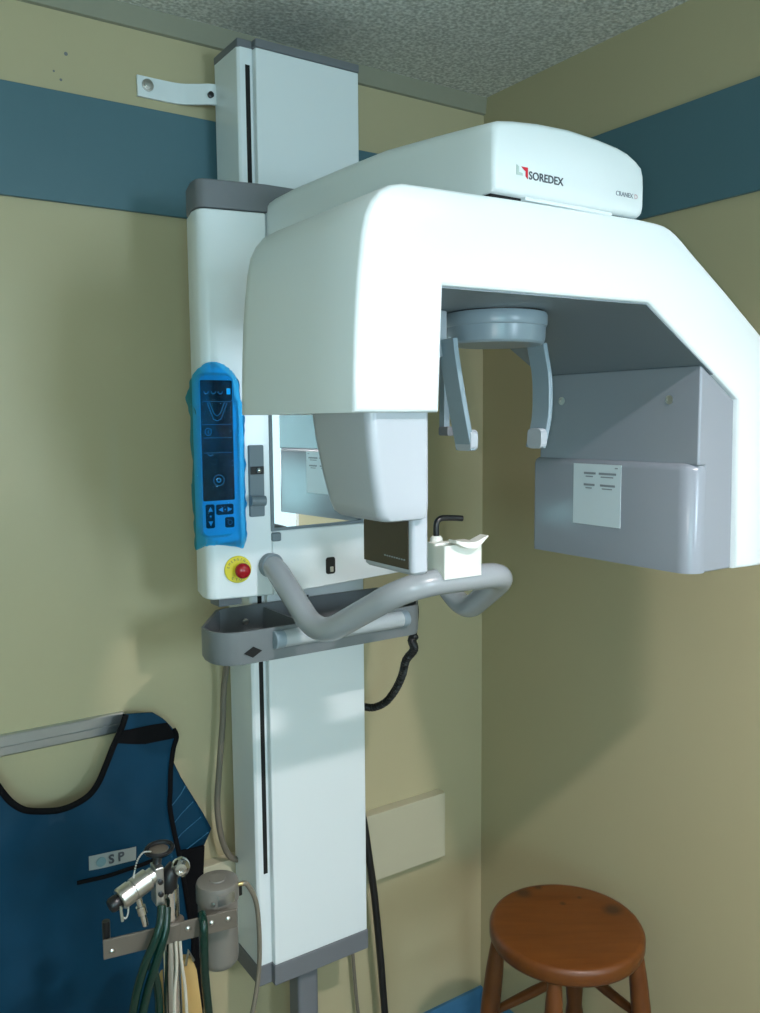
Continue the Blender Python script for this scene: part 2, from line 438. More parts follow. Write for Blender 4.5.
# latch
obj('latch_plate', prism(bmesh.new(), rrect(-.799, -.771, 1.480, 1.608, .003), 'y', -.305, -.297), M_GREYDK, carriage, bevel=.001)
obj('latch_knob', tube(bmesh.new(), [(-.802, -.313, 1.510), (-.775, -.315, 1.509)], .009, 16), M_GREYDK, carriage)
obj('latch_slider', BX(-.798, -.772, -.3075, -.303, 1.556, 1.570), M_BLACK, carriage, bevel=.001)
obj('latch_pin', ball(bmesh.new(), (-.7835, -.3085, 1.563), .005, 12, 8), M_CHROME, carriage)
# key slot on the lower panel
ks = prism(bmesh.new(), rrect(-.645, -.625, 1.360, 1.392, .005), 'y', -.3035, -.2985)
obj('key_slot', ks, M_BLACK, carriage)
obj('key_lever', BX(-.637, -.630, -.306, -.303, 1.364, 1.374), M_STEEL, carriage, bevel=.001)
# mirror
mir = obj('mirror', prism(bmesh.new(), [(-.755, -.3060), (-.560, -.2937), (-.560, -.2900), (-.755, -.3020)], 'z', 1.457, 1.915), M_MIRROR, X)
fb = bmesh.new()
prism(fb, [(-.7605, -.3085), (-.7545, -.3085), (-.7545, -.284), (-.7605, -.284)], 'z', 1.452, 1.915)
prism(fb, [(-.7545, -.3085), (-.560, -.2965), (-.560, -.284), (-.7545, -.284)], 'z', 1.452, 1.457)
prism(fb, [(-.560, -.2965), (-.556, -.2962), (-.556, -.284), (-.560, -.284)], 'z', 1.452, 1.915)
obj('mirror_frame', fb, M_GREYDK, mir)
obj('mirror_clip', BX(-.760, -.742, -.312, -.302, 1.433, 1.449), M_GREYDK, mir, bevel=.003)

# emergency stop
es = obj('emergency_stop', lathe(bmesh.new(), [(.0245, 0), (.0245, .002), (.0235, .003)], (-.822, -.2945, 1.387), (-.16, -.98, 0), 40), M_YELLOW, X)
obj('red_button', lathe(bmesh.new(), [(.0085, 0), (.0085, .008), (.0135, .010), (.0140, .014), (.0130, .019), (.009, .0225), (0, .0235)], (-.817, -.296, 1.386), (-.16, -.98, 0), 32), M_RED, es)
tb = bmesh.new()
nx = Vector((-.16, -.98, 0)).normalized(); ux = Vector((.98, -.16, 0)).normalized()
for word, a0, a1 in (('EMERGENCY', 165, 15), ('STOP', 235, 305)):
    for i, ch in enumerate(word):
        a = math.radians(a0 + (a1 - a0) * i / (len(word) - 1))
        c = Vector((-.822, -.2945, 1.387)) + nx * .0032 + ux * (.0185 * math.cos(a)) + Vector((0, 0, .0185 * math.sin(a)))
        rot = a - PI / 2 if a0 < 200 else a + PI / 2
        B = Matrix((( ux.x, 0, nx.x), (ux.y, 0, nx.y), (0, 1, 0))).to_4x4()
        text_bm(tb, ch, .0062, Matrix.Translation(c) @ B @ Matrix.Rotation(rot, 4, 'Z') @ Matrix.Translation((0, -.002, 0)), 'CENTER', .0001)
obj('warning_lettering', tb, M_INK, es, smooth=False)

# control panel on the pillar
PY = -.318
pan = obj('control_panel', loft(bmesh.new(), [[(x, -.296, z) for x, z in rrect(-.896, -.831, 1.449, 1.734, .02)],
                                           [(x, PY + .006, z) for x, z in rrect(-.896, -.831, 1.450, 1.733, .02)],
                                           [(x, PY, z) for x, z in rrect(-.8945, -.8335, 1.455, 1.728, .012)]]), M_WHITE, X)
DX0, DX1, DZ0, DZ1 = -.893, -.836, 1.515, 1.720
obj('display', prism(bmesh.new(), rrect(DX0, DX1, DZ0, DZ1, .002), 'y', PY - .0025, PY + .001), M_GLOSSBLK, pan)
gb = bmesh.new(); GY = PY - .0028
def line(pts, r=.0005): tube(gb, [(p[0], GY, p[1]) for p in pts], r, 5)
def ux_(u): return DX0 + (DX1 - DX0) * u
def vz_(v): return DZ1 - (DZ1 - DZ0) * v
for (v) in (.175, .365, .475, .60): line([(ux_(.05), vz_(v)), (ux_(.95), vz_(v))], .0003)
for u in (.17, .40, .62):
    line([(ux_(u + .07 * math.cos(a)), vz_(.09 + .022 * math.sin(a))) for a in [PI * k / 8 for k in range(9)]], .0007)
line([(ux_(a), vz_(c)) for a, c in ((.20, .19), (.38, .32), (.50, .335), (.62, .32), (.82, .19), (.74, .185), (.60, .275), (.50, .295), (.40, .275), (.27, .185), (.20, .19))], .0006)
line([(ux_(.20 + .10 * math.cos(a)), vz_(.425 + .030 * math.sin(a))) for a in [2 * PI * k / 16 for k in range(17)]], .0005)
line([(ux_(.22), vz_(.41)), (ux_(.19), vz_(.425)), (ux_(.22), vz_(.44))], .0006)
line([(ux_(.5 + .17 * math.cos(a)), vz_(.83 + .045 * math.sin(a))) for a in [2 * PI * k / 20 for k in range(21)]], .0005)
line([(ux_(.5 + .06 * math.cos(a)), vz_(.83 + .016 * math.sin(a))) for a in [2 * PI * k / 10 for k in range(11)]], .0012)
line([(ux_(.25 + .06 * math.cos(a)), vz_(.61 + .014 * math.sin(a))) for a in [PI * k / 6 for k in range(7)]], .0006)
obj('display_graphics', gb, M_LINES, pan)
hb = bmesh.new()
prism(hb, rrect(ux_(.82), ux_(.94), vz_(.115), vz_(.065), .001), 'y', GY - .0003, GY + .0003)
obj('lit_icon', hb, M_ICONHI, pan)
def keypad(x0, x1, z0, z1):
    return obj('keypad', prism(bmesh.new(), rrect(x0, x1, z0, z1, .003), 'y', PY - .003, PY + .001), M_BLACK, pan)
kp1 = keypad(-.889, -.874, 1.468, 1.509); kp2 = keypad(-.870, -.839, 1.490, 1.508); kp3 = keypad(-.854, -.838, 1.467, 1.485)
def arrow(bm, x, z, dx, dz, s=.0042):
    px, pz = -dz, dx
    prism(bm, [(x + dx * s, z + dz * s), (x - dx * s + px * s, z - dz * s + pz * s), (x - dx * s - px * s, z - dz * s - pz * s)], 'y', PY - .0036, PY - .0028)
ab = bmesh.new(); arrow(ab, -.8815, 1.501, 0, 1); arrow(ab, -.8815, 1.476, 0, -1); box(ab, -.883, -.880, PY - .0036, PY - .0028, 1.487, 1.490)
obj('arrow_icon', ab, M_ICON, kp1)
ab = bmesh.new(); arrow(ab, -.863, 1.499, -1, 0); arrow(ab, -.846, 1.499, 1, 0); box(ab, -.8555, -.8535, PY - .0036, PY - .0028, 1.498, 1.500)
obj('arrow_icon', ab, M_ICON, kp2)
ab = bmesh.new(); tube(ab, [(-.846 + .004 * math.cos(2 * PI * k / 14), PY - .0032, 1.476 + .004 * math.sin(2 * PI * k / 14)) for k in range(15)], .0006, 5)
obj('return_icon', ab, M_INKLT, kp3)

# blue plastic sleeve pulled over the control panel
SC = (-.8620, 1.595)
outline = [(-.896, 1.737), (-.876, 1.750), (-.856, 1.751), (-.840, 1.743), (-.828, 1.733), (-.821, 1.723), (-.818, 1.695), (-.813, 1.680), (-.812, 1.62), (-.813, 1.53),
           (-.813, 1.48), (-.812, 1.45), (-.816, 1.427), (-.83, 1.430), (-.862, 1.436), (-.888, 1.436), (-.906, 1.432), (-.907, 1.46), (-.909, 1.50), (-.911, 1.54),
           (-.909, 1.55), (-.906, 1.58), (-.910, 1.62), (-.908, 1.655), (-.916, 1.690), (-.910, 1.705), (-.906, 1.722)]
ol = spline([(p[0], 0, p[1]) for p in outline + [outline[0]]], 8)[:-1]
sb = bmesh.new(); rings = []
NR = 26
for k in range(1, NR + 1):
    s = k / NR; ring = []
    for p in ol:
        x = SC[0] + (p.x - SC[0]) * s; z = SC[1] + (p.z - SC[1]) * s
        e = max(0.0, (s - .84) / .16)
        y = PY - .006 + (.0150 * e ** 1.5)
        w = noise.noise(Vector((x * 55, z * 34, 3.1))) * .009 * min(1, e * 3) + noise.noise(Vector((x * 230, z * 60, 9.0))) * .0085 * min(1, e * 2)
        y += w if s < 1 else min(w, .001)
        if s < .86: y += noise.noise(Vector((x * 60, z * 25, 1.2))) * .0003
        if s >= .84: y -= abs(noise.noise(Vector((x * 120, z * 55, 5.5)))) * .012 * min(1, (s - .84) / .05) * min(1, (1.0 - s) / .06)
        y = max(-.343, min(y, (PY - .0042) if s < .93 else -.3065))
        ring.append((x, y, z))
    rings.append(ring)
R = [[sb.verts.new(p) for p in r] for r in rings]
n = len(ol); cvert = sb.verts.new((SC[0], PY - .006, SC[1]))
for i in range(n):
    sb.faces.new((cvert, R[0][i], R[0][(i + 1) % n]))
for a_, b_ in zip(R, R[1:]):
    for i in range(n):
        sb.faces.new((a_[i], a_[(i + 1) % n], b_[(i + 1) % n], b_[i]))
sleeve = obj('plastic_sleeve', sb, M_FILM, None, angle=70)
tag(sleeve, 'crumpled clear blue plastic sleeve pulled over the control panel of the x-ray machine', 'plastic sleeve')

# arm
secx = [(-.754, 1.9195), (-.754, 1.985), (-.7535, 1.992), (-.750, 1.998), (-.744, 2.001), (-.720, 2.005), (-.679, 2.009), (-.627, 2.011), (-.573, 2.008), (-.535, 2.004),
        (-.515, 1.9995), (-.500, 1.993), (-.490, 1.984), (-.486, 1.974), (-.485, 1.960), (-.485, 1.935), (-.4875, 1.924), (-.494, 1.9200)]
rise = [(-.901, 0), (-.857, .006), (-.777, .015), (-.661, .027), (-.552, .031), (-.398, .035), (-.330, .034), (-.305, .031), (-.288, .026), (-.250, .024)]
cx_, cz_ = -.62, 1.96
rings = []
def sec(y, dz, inset=0):
    out = []
    for x, z in secx:
        zz = z + dz * max(0, min(1, (z - 1.93) / .05))
        if inset:
            x = x + inset * (1 if x < -.70 else -1 if x > -.55 else 0); zz = zz + inset * (1 if z < 1.93 else -1 if z > 1.99 else 0)
        out.append((x, y, zz))
    return out
rings.append(sec(-.9015, 0, .006)); rings.append(sec(-.8995, 0, .0022)); rings.append(sec(-.895, .001, 0))
for y, d in rise[1:]: rings.append(sec(y, d))
arm = obj('arm', loft(bmesh.new(), rings), M_FRAMEW, X, angle=50)
obj('gap_shade', BX(-.749, -.494, -.890, -.70, 1.9150, 1.9205), M_SLOT, arm)  # black box standing for the shade between arm and rotating arm
obj('trim_strip', BX(-.700, -.545, -.898, -.88, 1.9162, 1.9208), M_FRAMEW, arm, bevel=.001)
obj('rotation_bearing', lathe(bmesh.new(), [(.085, 1.905), (.085, 1.926)], (-.600, -.73, 0)), M_CAP, arm)
obj('maker_lettering', text_bm(bmesh.new(), 'SOREDEX', .0135, facing_front(-.6985, -.9018, 1.9405), bold=.00018), M_INK, arm, smooth=False)
lm = bmesh.new(); prism(lm, [(-.7105, 1.9535), (-.700, 1.9535), (-.700, 1.940), (-.7035, 1.943), (-.7035, 1.949), (-.706, 1.950)], 'y', -.9022, -.9005)
obj('red_logo_mark', lm, M_LOGORED, arm, smooth=False)
lm = bmesh.new(); prism(lm, [(-.7185, 1.943), (-.7085, 1.943), (-.7085, 1.946), (-.7145, 1.9465), (-.7145, 1.953), (-.7185, 1.955)], 'y', -.9022, -.9005)
obj('grey_logo_mark', lm, M_LOGOGREY, arm, smooth=False)
obj('model_lettering', text_bm(bmesh.new(), 'CRANEX', .0085, facing_front(-.543, -.9018, 1.9425)), M_INKLT, arm, smooth=False)
obj('model_letter', text_bm(bmesh.new(), 'D', .0085, facing_front(-.5065, -.9018, 1.9425)), mat('pale_red_ink', (.5, .35, .38, 1), .5), arm, smooth=False)

# rotating C-arm
outer = [(-.951, 1.659), (-.950, 1.700), (-.9485, 1.740), (-.946, 1.780), (-.943, 1.811), (-.938, 1.850), (-.933, 1.871), (-.925, 1.887), (-.914, 1.899), (-.900, 1.907), (-.882, 1.911),
         (-.711, 1.915), (-.492, 1.9185), (-.455, 1.9175), (-.440, 1.916), (-.427, 1.9125), (-.414, 1.907), (-.400, 1.899), (-.381, 1.887), (-.295, 1.835), (-.211, 1.782), (-.187, 1.767), (-.180, 1.756), (-.180, 1.412)]
inner = [(-.2505, 1.414), (-.2560, 1.678), (-.4700, 1.8085), (-.8275, 1.804), (-.8335, 1.659)]
poly = outer + inner
YF, YB = -.900, -.560
def inset(y):
    if y < -.625: return 0
    t = (y + .625) / .066; return .065 * (1 - math.sqrt(max(0, 1 - t * t)))
fr = bmesh.new(); rings = []
def shr(y, d):
    out = []
    for i, (x, z) in enumerate(poly):
        w = max(0, min(1, (-.845 - x) / .05)); ww = w * w * (3 - 2 * w)
        xx = x + ww * inset(y)
        if d:
            p0 = Vector(poly[i - 1]); p1 = Vector((x, z)); p2 = Vector(poly[(i + 1) % len(poly)])
            n1 = (p1 - p0).normalized(); n2 = (p2 - p1).normalized()
            nn = Vector((n1.y + n2.y, -n1.x - n2.x))
            if nn.length > 1e-6:
                nn.normalize(); k = 1 / max(.5, nn.dot(Vector((n1.y, -n1.x))))
                xx += nn.x * d * k; z += nn.y * d * k
        out.append((xx, y, z))
    return out
rings.append(shr(YF, .0055)); rings.append(shr(YF + .0016, .0016)); rings.append(shr(YF + .0055, 0))
for y in (-.80, -.70, -.625, -.617, -.609, -.601, -.593, -.585, -.577, -.571, -.565): rings.append(shr(y, 0))
rings.append(shr(YB, 0.003))
frame = obj('rotating_arm', loft(fr, rings), M_FRAMEW, X, angle=50)
# grey lining under the arm
lin = bmesh.new()
prism(lin, [(-.829, 1.8035), (-.4705, 1.8080), (-.3160, 1.7155), (-.3165, 1.7138), (-.4710, 1.8062), (-.829, 1.8018)], 'y', -.896, -.558)
obj('inner_lining', lin, M_GREYDK, frame)
# sensor housing
sh = bmesh.new()
prism(sh, [(-.325, 1.4140), (-.2515, 1.4140), (-.2575, 1.6765), (-.341, 1.7285), (-.341, 1.578), (-.325, 1.578)], 'y', -.8933, -.558)
sens = obj('sensor_housing', sh, M_SENSOR, frame, bevel=.004, seg=3)
pl = [(-.319, -.8930), (-.325, -.8930)] + arc(-.3250, -.866, .027, 270, 180, 8) + arc(-.344, -.561, .008, 180, 90, 4) + [(-.319, -.553)]
low = loft(bmesh.new(), [[(x, y, 1.4135) for x, y in pl], [(x, y, 1.570) for x, y in pl], [(x + (.003 if x < -.337 else 0), y + (.002 if y < -.87 else 0), 1.5775) for x, y in pl], [(x + (.010 if x < -.337 else 0), y + (.004 if y < -.87 else 0), 1.581) for x, y in pl]])
obj('sensor_front', low, M_SENSOR, frame, angle=45)
lab = obj('paper_label', BX(-.3526, -.3514, -.757, -.653, 1.471, 1.574), M_PAPER, frame)
ib = bmesh.new()
for (y0, y1, z) in ((-.677, -.703, 1.5585), (-.710, -.747, 1.5585), (-.677, -.701, 1.539), (-.713, -.745, 1.539)):
    box(ib, -.3530, -.3524, y1, y0, z - .0018, z + .0018)
    box(ib, -.3530, -.3524, y1 + .006, y0 - .004, z - .0065, z - .0045)
box(ib, -.3530, -.3524, -.750, -.744, 1.5675, 1.5695)
obj('label_print', ib, M_INKLT, frame)
for y, z in ((-.612, 1.681), (-.838, 1.678)):
    obj('screw', lathe(bmesh.new(), [(.007, 0), (.007, .001), (.004, .0012), (.004, -.001)], (-.3412, y, z), (-1, 0, 0), 16), M_STEEL, frame)
# x-ray tube housing under the left leg
def rr_plan(x0, x1, y0, y1, z, rf=.012, rb=.03):
    pts = arc(x1 - .012, y1 - .012, .012, 0, 90, 5) + arc(x0 + rb, y1 - rb, rb, 90, 180, 6) + arc(x0 + rf, y0 + rf, rf, 180, 270, 6) + arc(x1 - .008, y0 + .008, .008, 270, 360, 5)
    return [(x, y, z) for x, y in pts]
th = loft(bmesh.new(), [rr_plan(-.897, -.845, -.881, -.786, 1.5325, .012, .02), rr_plan(-.904, -.840, -.885, -.777, 1.5342, .012, .02), rr_plan(-.909, -.838, -.8865, -.767, 1.540, .012, .022), rr_plan(-.912, -.8375, -.887, -.760, 1.552, .012, .025),
                       rr_plan(-.917, -.8375, -.887, -.750, 1.582), rr_plan(-.922, -.8375, -.887, -.743, 1.622), rr_plan(-.925, -.8375, -.887, -.736, 1.664)])
obj('tube_housing', th, M_TUBE, frame, angle=50)
cb = loft(bmesh.new(), [[(x, y, 1.4645) for x, y in rrect(-.853, -.833, -.872, -.772, .005)], [(x, y, 1.468) for x, y in rrect(-.856, -.8305, -.875, -.768, .006)], [(x, y, 1.540) for x, y in rrect(-.856, -.8305, -.875, -.768, .006)]])
obj('collimator', cb, M_TUBE, frame)
obj('collimator_panel', BX(-.8572, -.855, -.868, -.770, 1.4715, 1.536), mat('smoked_panel', (.045, .036, .025, 1), .12), frame)
ib = bmesh.new()
for k in range(9): box(ib, -.8576, -.8571, -.862 + k * .0052, -.8588 + k * .0052, 1.4815 + k * .0001, 1.4832 + k * .0001)
obj('small_print', ib, M_INKLT, frame)

# head support under the arm: drum, temple clamps, forehead rest
drum = obj('head_support', lathe(bmesh.new(), [(.056, 1.7575), (.067, 1.758), (.0705, 1.761), (.0720, 1.768), (.0725, 1.7825), (.0740, 1.7835), (.0750, 1.787), (.0750, 1.7995), (.0735, 1.8022), (.070, 1.8025)], (-.5995, -.73, 0), seg=56), M_GREYBLUE, X, angle=30)
obj('gap_ring', lathe(bmesh.new(), [(.0700, 1.8022), (.0700, 1.8052)], (-.5995, -.73, 0), seg=48), M_BLACK, drum)
def clamp(path, y0, y1, th=.004):
    bm = bmesh.new()
    pp = spline([(x, 0, z) for x, z in path], 6)
    L, Rr = [], []
    for i, p in enumerate(pp):
        t = (pp[min(i + 1, len(pp) - 1)] - pp[max(i - 1, 0)]).normalized(); nn = Vector((-t.z, 0, t.x))
        L.append((p + nn * th)); Rr.append((p - nn * th))
    prism(bm, [(p.x, p.z) for p in L] + [(p.x, p.z) for p in Rr[::-1]], 'y', y0, y1)
    return bm
cl = obj('temple_clamp', clamp([(-.700, 1.762), (-.697, 1.740), (-.689, 1.700), (-.679, 1.655), (-.670, 1.618), (-.668, 1.607)], -.762, -.728), M_CLAMP, X, bevel=.0015)
obj('clamp_pad', loft(bmesh.new(), [[(x, y, z) for y, z in rrect(-.7635, -.729, 1.606, 1.636, .008)] for x in (-.6735, -.6600)]), M_TUBE, cl, bevel=.001)
cl = obj('temple_clamp', clamp([(-.530, 1.762), (-.526, 1.745), (-.519, 1.715), (-.517, 1.680), (-.519, 1.650), (-.526, 1.622), (-.531, 1.607)], -.762, -.726), M_CLAMP, X, bevel=.0015)
obj('clamp_pad', loft(bmesh.new(), [[(x, y, z) for y, z in rrect(-.7635, -.733, 1.606, 1.636, .008)] for x in (-.538, -.526)]), M_TUBE, cl, bevel=.001)
fo = obj('forehead_rest', BX(-.713, -.693, -.735, -.715, 1.738, 1.802), M_TUBE, X, bevel=.002)
obj('rest_arm', prism(bmesh.new(), rrect(-.640, -.630, 1.630, 1.760, .003), 'y', -.66, -.648), M_GREYBLUE, fo)
obj('rest_pad', prism(bmesh.new(), rrect(-.643, -.628, 1.626, 1.640, .003), 'y', -.672, -.65), M_CAP, fo)

# patient handle, chin rest
HX = -.600
path = [(-.763, -.285, 1.390), (-.763, -.325, 1.388), (HX - .158, -.470, 1.290), (HX - .101, -.655, 1.4010), (HX + .101, -.655, 1.3990), (HX + .158, -.470, 1.290), (-.437, -.325, 1.388), (-.437, -.285, 1.390)]
hp = fillet(path, [0, .03, .055, .065, .065, .055, .03, 0], 12)
hand = obj('patient_handle', tube(bmesh.new(), hp, .0205, 20), M_HANDLE, X)
for x in (-.763, -.437):
    obj('handle_collar', lathe(bmesh.new(), [(.0225, 0), (.0225, .012), (.0205, .014)], (x, -.3035, 1.390), (0, -1, 0), 28), M_GREYDK, hand)
cbm = loft(bmesh.new(), [[(x, y, z) for x, y in rrect(-.653, -.579, -.678, -.632, r)] for z, r in ((1.407, .002), (1.409, .003), (1.459, .003))])
chin = obj('chin_rest', cbm, mat('cream_white_plastic', (.80, .80, .74, 1), .3), X, angle=30)
# saddle-shaped chin cup on top
topz = spline([(-.641, 0, 1.4685), (-.622, 0, 1.4645), (-.603, 0, 1.4635), (-.592, 0, 1.4665), (-.577, 0, 1.4715)], 5)
botz = spline([(-.641, 0, 1.4640), (-.622, 0, 1.4550), (-.603, 0, 1.4520), (-.592, 0, 1.4570), (-.577, 0, 1.4690)], 5)
sd = prism(bmesh.new(), [(p.x, p.z) for p in topz] + [(p.x, p.z) for p in botz[::-1]], 'y', -.691, -.671)
obj('chin_cup', sd, MATS['cream_white_plastic'], chin, bevel=.0012)
obj('chin_lip', prism(bmesh.new(), rrect(-.660, -.632, -.664, -.640, .004), 'z', 1.458, 1.462), MATS['cream_white_plastic'], chin)
obj('bite_collar', lathe(bmesh.new(), [(.010, 1.460), (.010, 1.466), (.007, 1.470)], (-.640, -.640, 0), seg=18), MATS['cream_white_plastic'], chin)
obj('bite_fork', tube(bmesh.new(), fillet([(-.640, -.640, 1.464), (-.641, -.640, 1.498), (-.603, -.640, 1.4955), (-.590, -.642, 1.494)], [0, .016, .01, 0], 8), .0048, 10), M_BLACK, chin)

# accessory tray
def tray_plan(d):
    return ([(-.800 + d, -.168 - d), (-.815 + d, -.172 - d)] + arc(-.846 + .0, -.300, .047 - d, 165, 178, 2) + arc(-.846, -.318, .047 - d, 180, 262, 6) + [(-.60, -.3655 + d)] +
            arc(-.490, -.335, .030 - d, 268, 322, 5) + [(-.405 - d, -.268), (-.388 - d, -.235), (-.384 - d, -.21)] + arc(-.397, -.185, .015, 20, 90, 3) )
o_ = [(x, y) for x, y in tray_plan(0)]; i_ = [(x, y) for x, y in tray_plan(.005)]
i_[-4:] = [(x - .004, y - .005) for x, y in o_[-4:]]
tp = bmesh.new()
Z0, Z1 = 1.232, 1.290
def zt(x, z): return z + (-.010 if x > -.5 else 0) * 0
rings = [[(x * .985 + -.6 * .015, y * .985 - .25 * .015, Z0) for x, y in o_], [(x, y, Z0 + .008) for x, y in o_], [(x, y, Z1) for x, y in o_], [(x, y, Z1) for x, y in i_], [(x, y, Z0 + .008) for x, y in i_]]
loft(tp, rings)
tray = obj('accessory_tray', tp, M_TRAY, X)
obj('divider', BX(-.715, -.711, -.358, -.172, 1.238, 1.283), M_TRAY, tray)
obj('tray_grip', tube(bmesh.new(), [(-.772, -.366, 1.268), (-.516, -.366, 1.268)], .0155, 18), M_GRIP, tray, angle=60)
for x0, x1 in ((-.790, -.770), (-.518, -.503)):
    obj('grip_end', tube(bmesh.new(), [(x0, -.366, 1.268), (x1, -.366, 1.268)], .0163, 18), M_GREYBLUE, tray, bevel=.002)
db = bmesh.new(); prism(db, [(-.846, 1.252), (-.828, 1.262), (-.812, 1.253), (-.830, 1.243)], 'y', -.3665, -.362)
obj('cutout', db, M_SLOT, tray)
obj('tray_bolt', lathe(bmesh.new(), [(.006, 0), (.006, .003), (.003, .004)], (-.76, -.185, 1.262), (0, -1, 0), 12), M_STEEL, tray)
obj('socket', lathe(bmesh.new(), [(.014, 0), (.016, .010), (.011, .014), (.011, .02)], (-.455, -.268, 1.278), (.0, -.8, .6), 18), M_BLACK, tray)
# plate and print on the column just under the carriage
obj('column_plate', BX(-.690, -.485, -.1625, -.1605, 1.20, 1.33), M_WHITE, column)
ib = bmesh.new()
for k in range(8): box(ib, -.655 + k * .0062, -.6505 + k * .0062, -.1632, -.1622, 1.288, 1.293)
box(ib, -.600, -.594, -.1632, -.1622, 1.268, 1.272); box(ib, -.588, -.581, -.1632, -.1622, 1.268, 1.273)
obj('small_print', ib, M_INK, column)

# ------------------------------------------------------------------ cables and hoses by the machine
cc = thing('coiled_cord', 'black coiled cord hanging from the right end of the grey tray', 'cord', (-.45, -.2, 1.0))
pts = spline([(-.452, -.275, 1.290), (-.442, -.300, 1.291), (-.438, -.312, 1.272), (-.440, -.313, 1.24), (-.443, -.312, 1.212)], 6)
obj('straight_cord', tube(bmesh.new(), pts, .0028, 8), M_RUBBER, cc)
cpath = spline([(-.443, -.312, 1.214), (-.447, -.305, 1.203), (-.436, -.297, 1.180), (-.437, -.27, 1.151), (-.419, -.23, 1.106), (-.403, -.18, 1.057), (-.396, -.13, 1.014), (-.402, -.09, .992), (-.416, -.065, .990), (-.44, -.05, .995)], 32)
hel = []
for i, p in enumerate(cpath):
    t = (cpath[min(i + 1, len(cpath) - 1)] - cpath[max(i - 1, 0)]).normalized()
    u = t.cross(Vector((1, .3, 0))).normalized(); v = t.cross(u)
    a = i * 2 * PI / 4.6
    hel.append(p + (u * math.cos(a) + v * math.sin(a)) * .0064)
hel = spline(hel, 3)
obj('coil', tube(bmesh.new(), hel, .0030, 6), M_RUBBER, cc)

cab = obj('power_cable', tube(bmesh.new(), spline([(-.455, -.032, .80), (-.435, -.03, .76), (-.405, -.038, .72), (-.390, -.048, .60), (-.377, -.05, .497), (-.362, -.05, .34), (-.350, -.05, .19), (-.35, -.08, .05), (-.40, -.12, .012), (-.52, -.12, .010)], 8), .0088, 10), M_RUBBER)
tag(cab, 'thick black power cable running down the wall behind the white column', 'cable')
hos = obj('grey_hose', tube(bmesh.new(), spline([(-.752, -.12, 1.24), (-.752, -.09, 1.19), (-.748, -.045, 1.10), (-.752, -.04, 1.016), (-.764, -.04, .90), (-.770, -.042, .83), (-.762, -.045, .755), (-.742, -.047, .712), (-.71, -.043, .70)], 8), .0065, 10), M_HOSE)
tag(hos, 'thin beige grey hose looping down the wall left of the white column', 'hose')
tc_ = obj('thin_cable', tube(bmesh.new(), spline([(-.44, -.025, .50), (-.432, -.022, .45), (-.423, -.020, .356), (-.412, -.020, .22), (-.40, -.03, .1), (-.40, -.05, .008)], 8), .0045, 8), M_HOSE)
tag(tc_, 'thin tan cable hanging down the wall under the column base', 'cable')

# ------------------------------------------------------------------ wooden stool
SX, SY, SZ = -.229, -.533, .632
stool = thing('wooden_stool', 'round brown wooden stool with turned legs in the corner by the right wall', 'stool', (SX, SY, 0))
SR = .1545
seatb = lathe(bmesh.new(), [(0, SZ - .036), (SR - .012, SZ - .036), (SR - .003, SZ - .033), (SR, SZ - .027), (SR, SZ - .009), (SR - .004, SZ - .002), (SR - .012, SZ), (SR * .6, SZ - .002), (0, SZ - .004)], (SX, SY, 0), seg=72)
seat = obj('seat', seatb, M_SEAT, None, angle=50)
for v in seat.data.vertices: v.co -= Vector((SX, SY, SZ))
seat.location = (SX, SY, SZ); seat.rotation_euler = (0, 0, math.radians(-33))
for v in seat.data.vertices: v.co = Matrix.Rotation(math.radians(33), 4, 'Z') @ v.co
seat.parent = stool; seat.matrix_parent_inverse = parent_inv(stool)
fdir = Vector((.553, .833, 0)); rdir = Vector((.833, -.553, 0))
legs = []
for a in (176, -111, -10, 70):
    d = rdir * math.cos(math.radians(a)) + fdir * math.sin(math.radians(a))
    top = Vector((SX, SY, SZ - .034)) + d * .136; bot = Vector((SX, SY, 0)) + d * .198
    ax = (bot - top); L = ax.length
    prof = [(.0125, 0), (.0150, L * .04), (.0180, L * .12), (.0195, L * .22), (.0190, L * .34), (.0165, L * .42), (.0195, L * .45), (.0195, L * .52), (.0175, L * .55), (.0195, L * .66), (.0175, L * .82), (.0140, L * .97), (.012, L * .998)]
    obj('leg', lathe(bmesh.new(), prof, top, ax, 20), M_WOOD, stool, angle=60)
    legs.append((top, bot))
def at_z(leg, z):
    t, b_ = leg; k = (t.z - z) / (t.z - b_.z); return t.lerp(b_, k)
for i, j, z in ((0, 3, .430), (3, 2, .445), (0, 1, .27), (1, 2, .25), (0, 3, .20), (3, 2, .22)):
    A = at_z(legs[i], z); B = at_z(legs[j], z); m = (A + B) / 2
    obj('stretcher', tube(bmesh.new(), [A, A.lerp(B, .25), m, A.lerp(B, .75), B], [.0075, .0098, .0112, .0098, .0075], 14), M_WOOD, stool)

# ------------------------------------------------------------------ rail and lead apron on the left wall
rb = bmesh.new()
prism(rb, [(0, 1.0285), (-.010, 1.0285), (-.012, 1.031), (-.012, 1.0455), (-.009, 1.047), (-.009, 1.0495), (-.013, 1.051), (-.013, 1.066), (-.011, 1.0685), (0, 1.0685)], 'x', -1.60, -.951)
rail = obj('wall_rail', rb, M_ALU); tag(rail, 'brushed metal hanging rail screwed to the wall above the blue apron', 'rail')

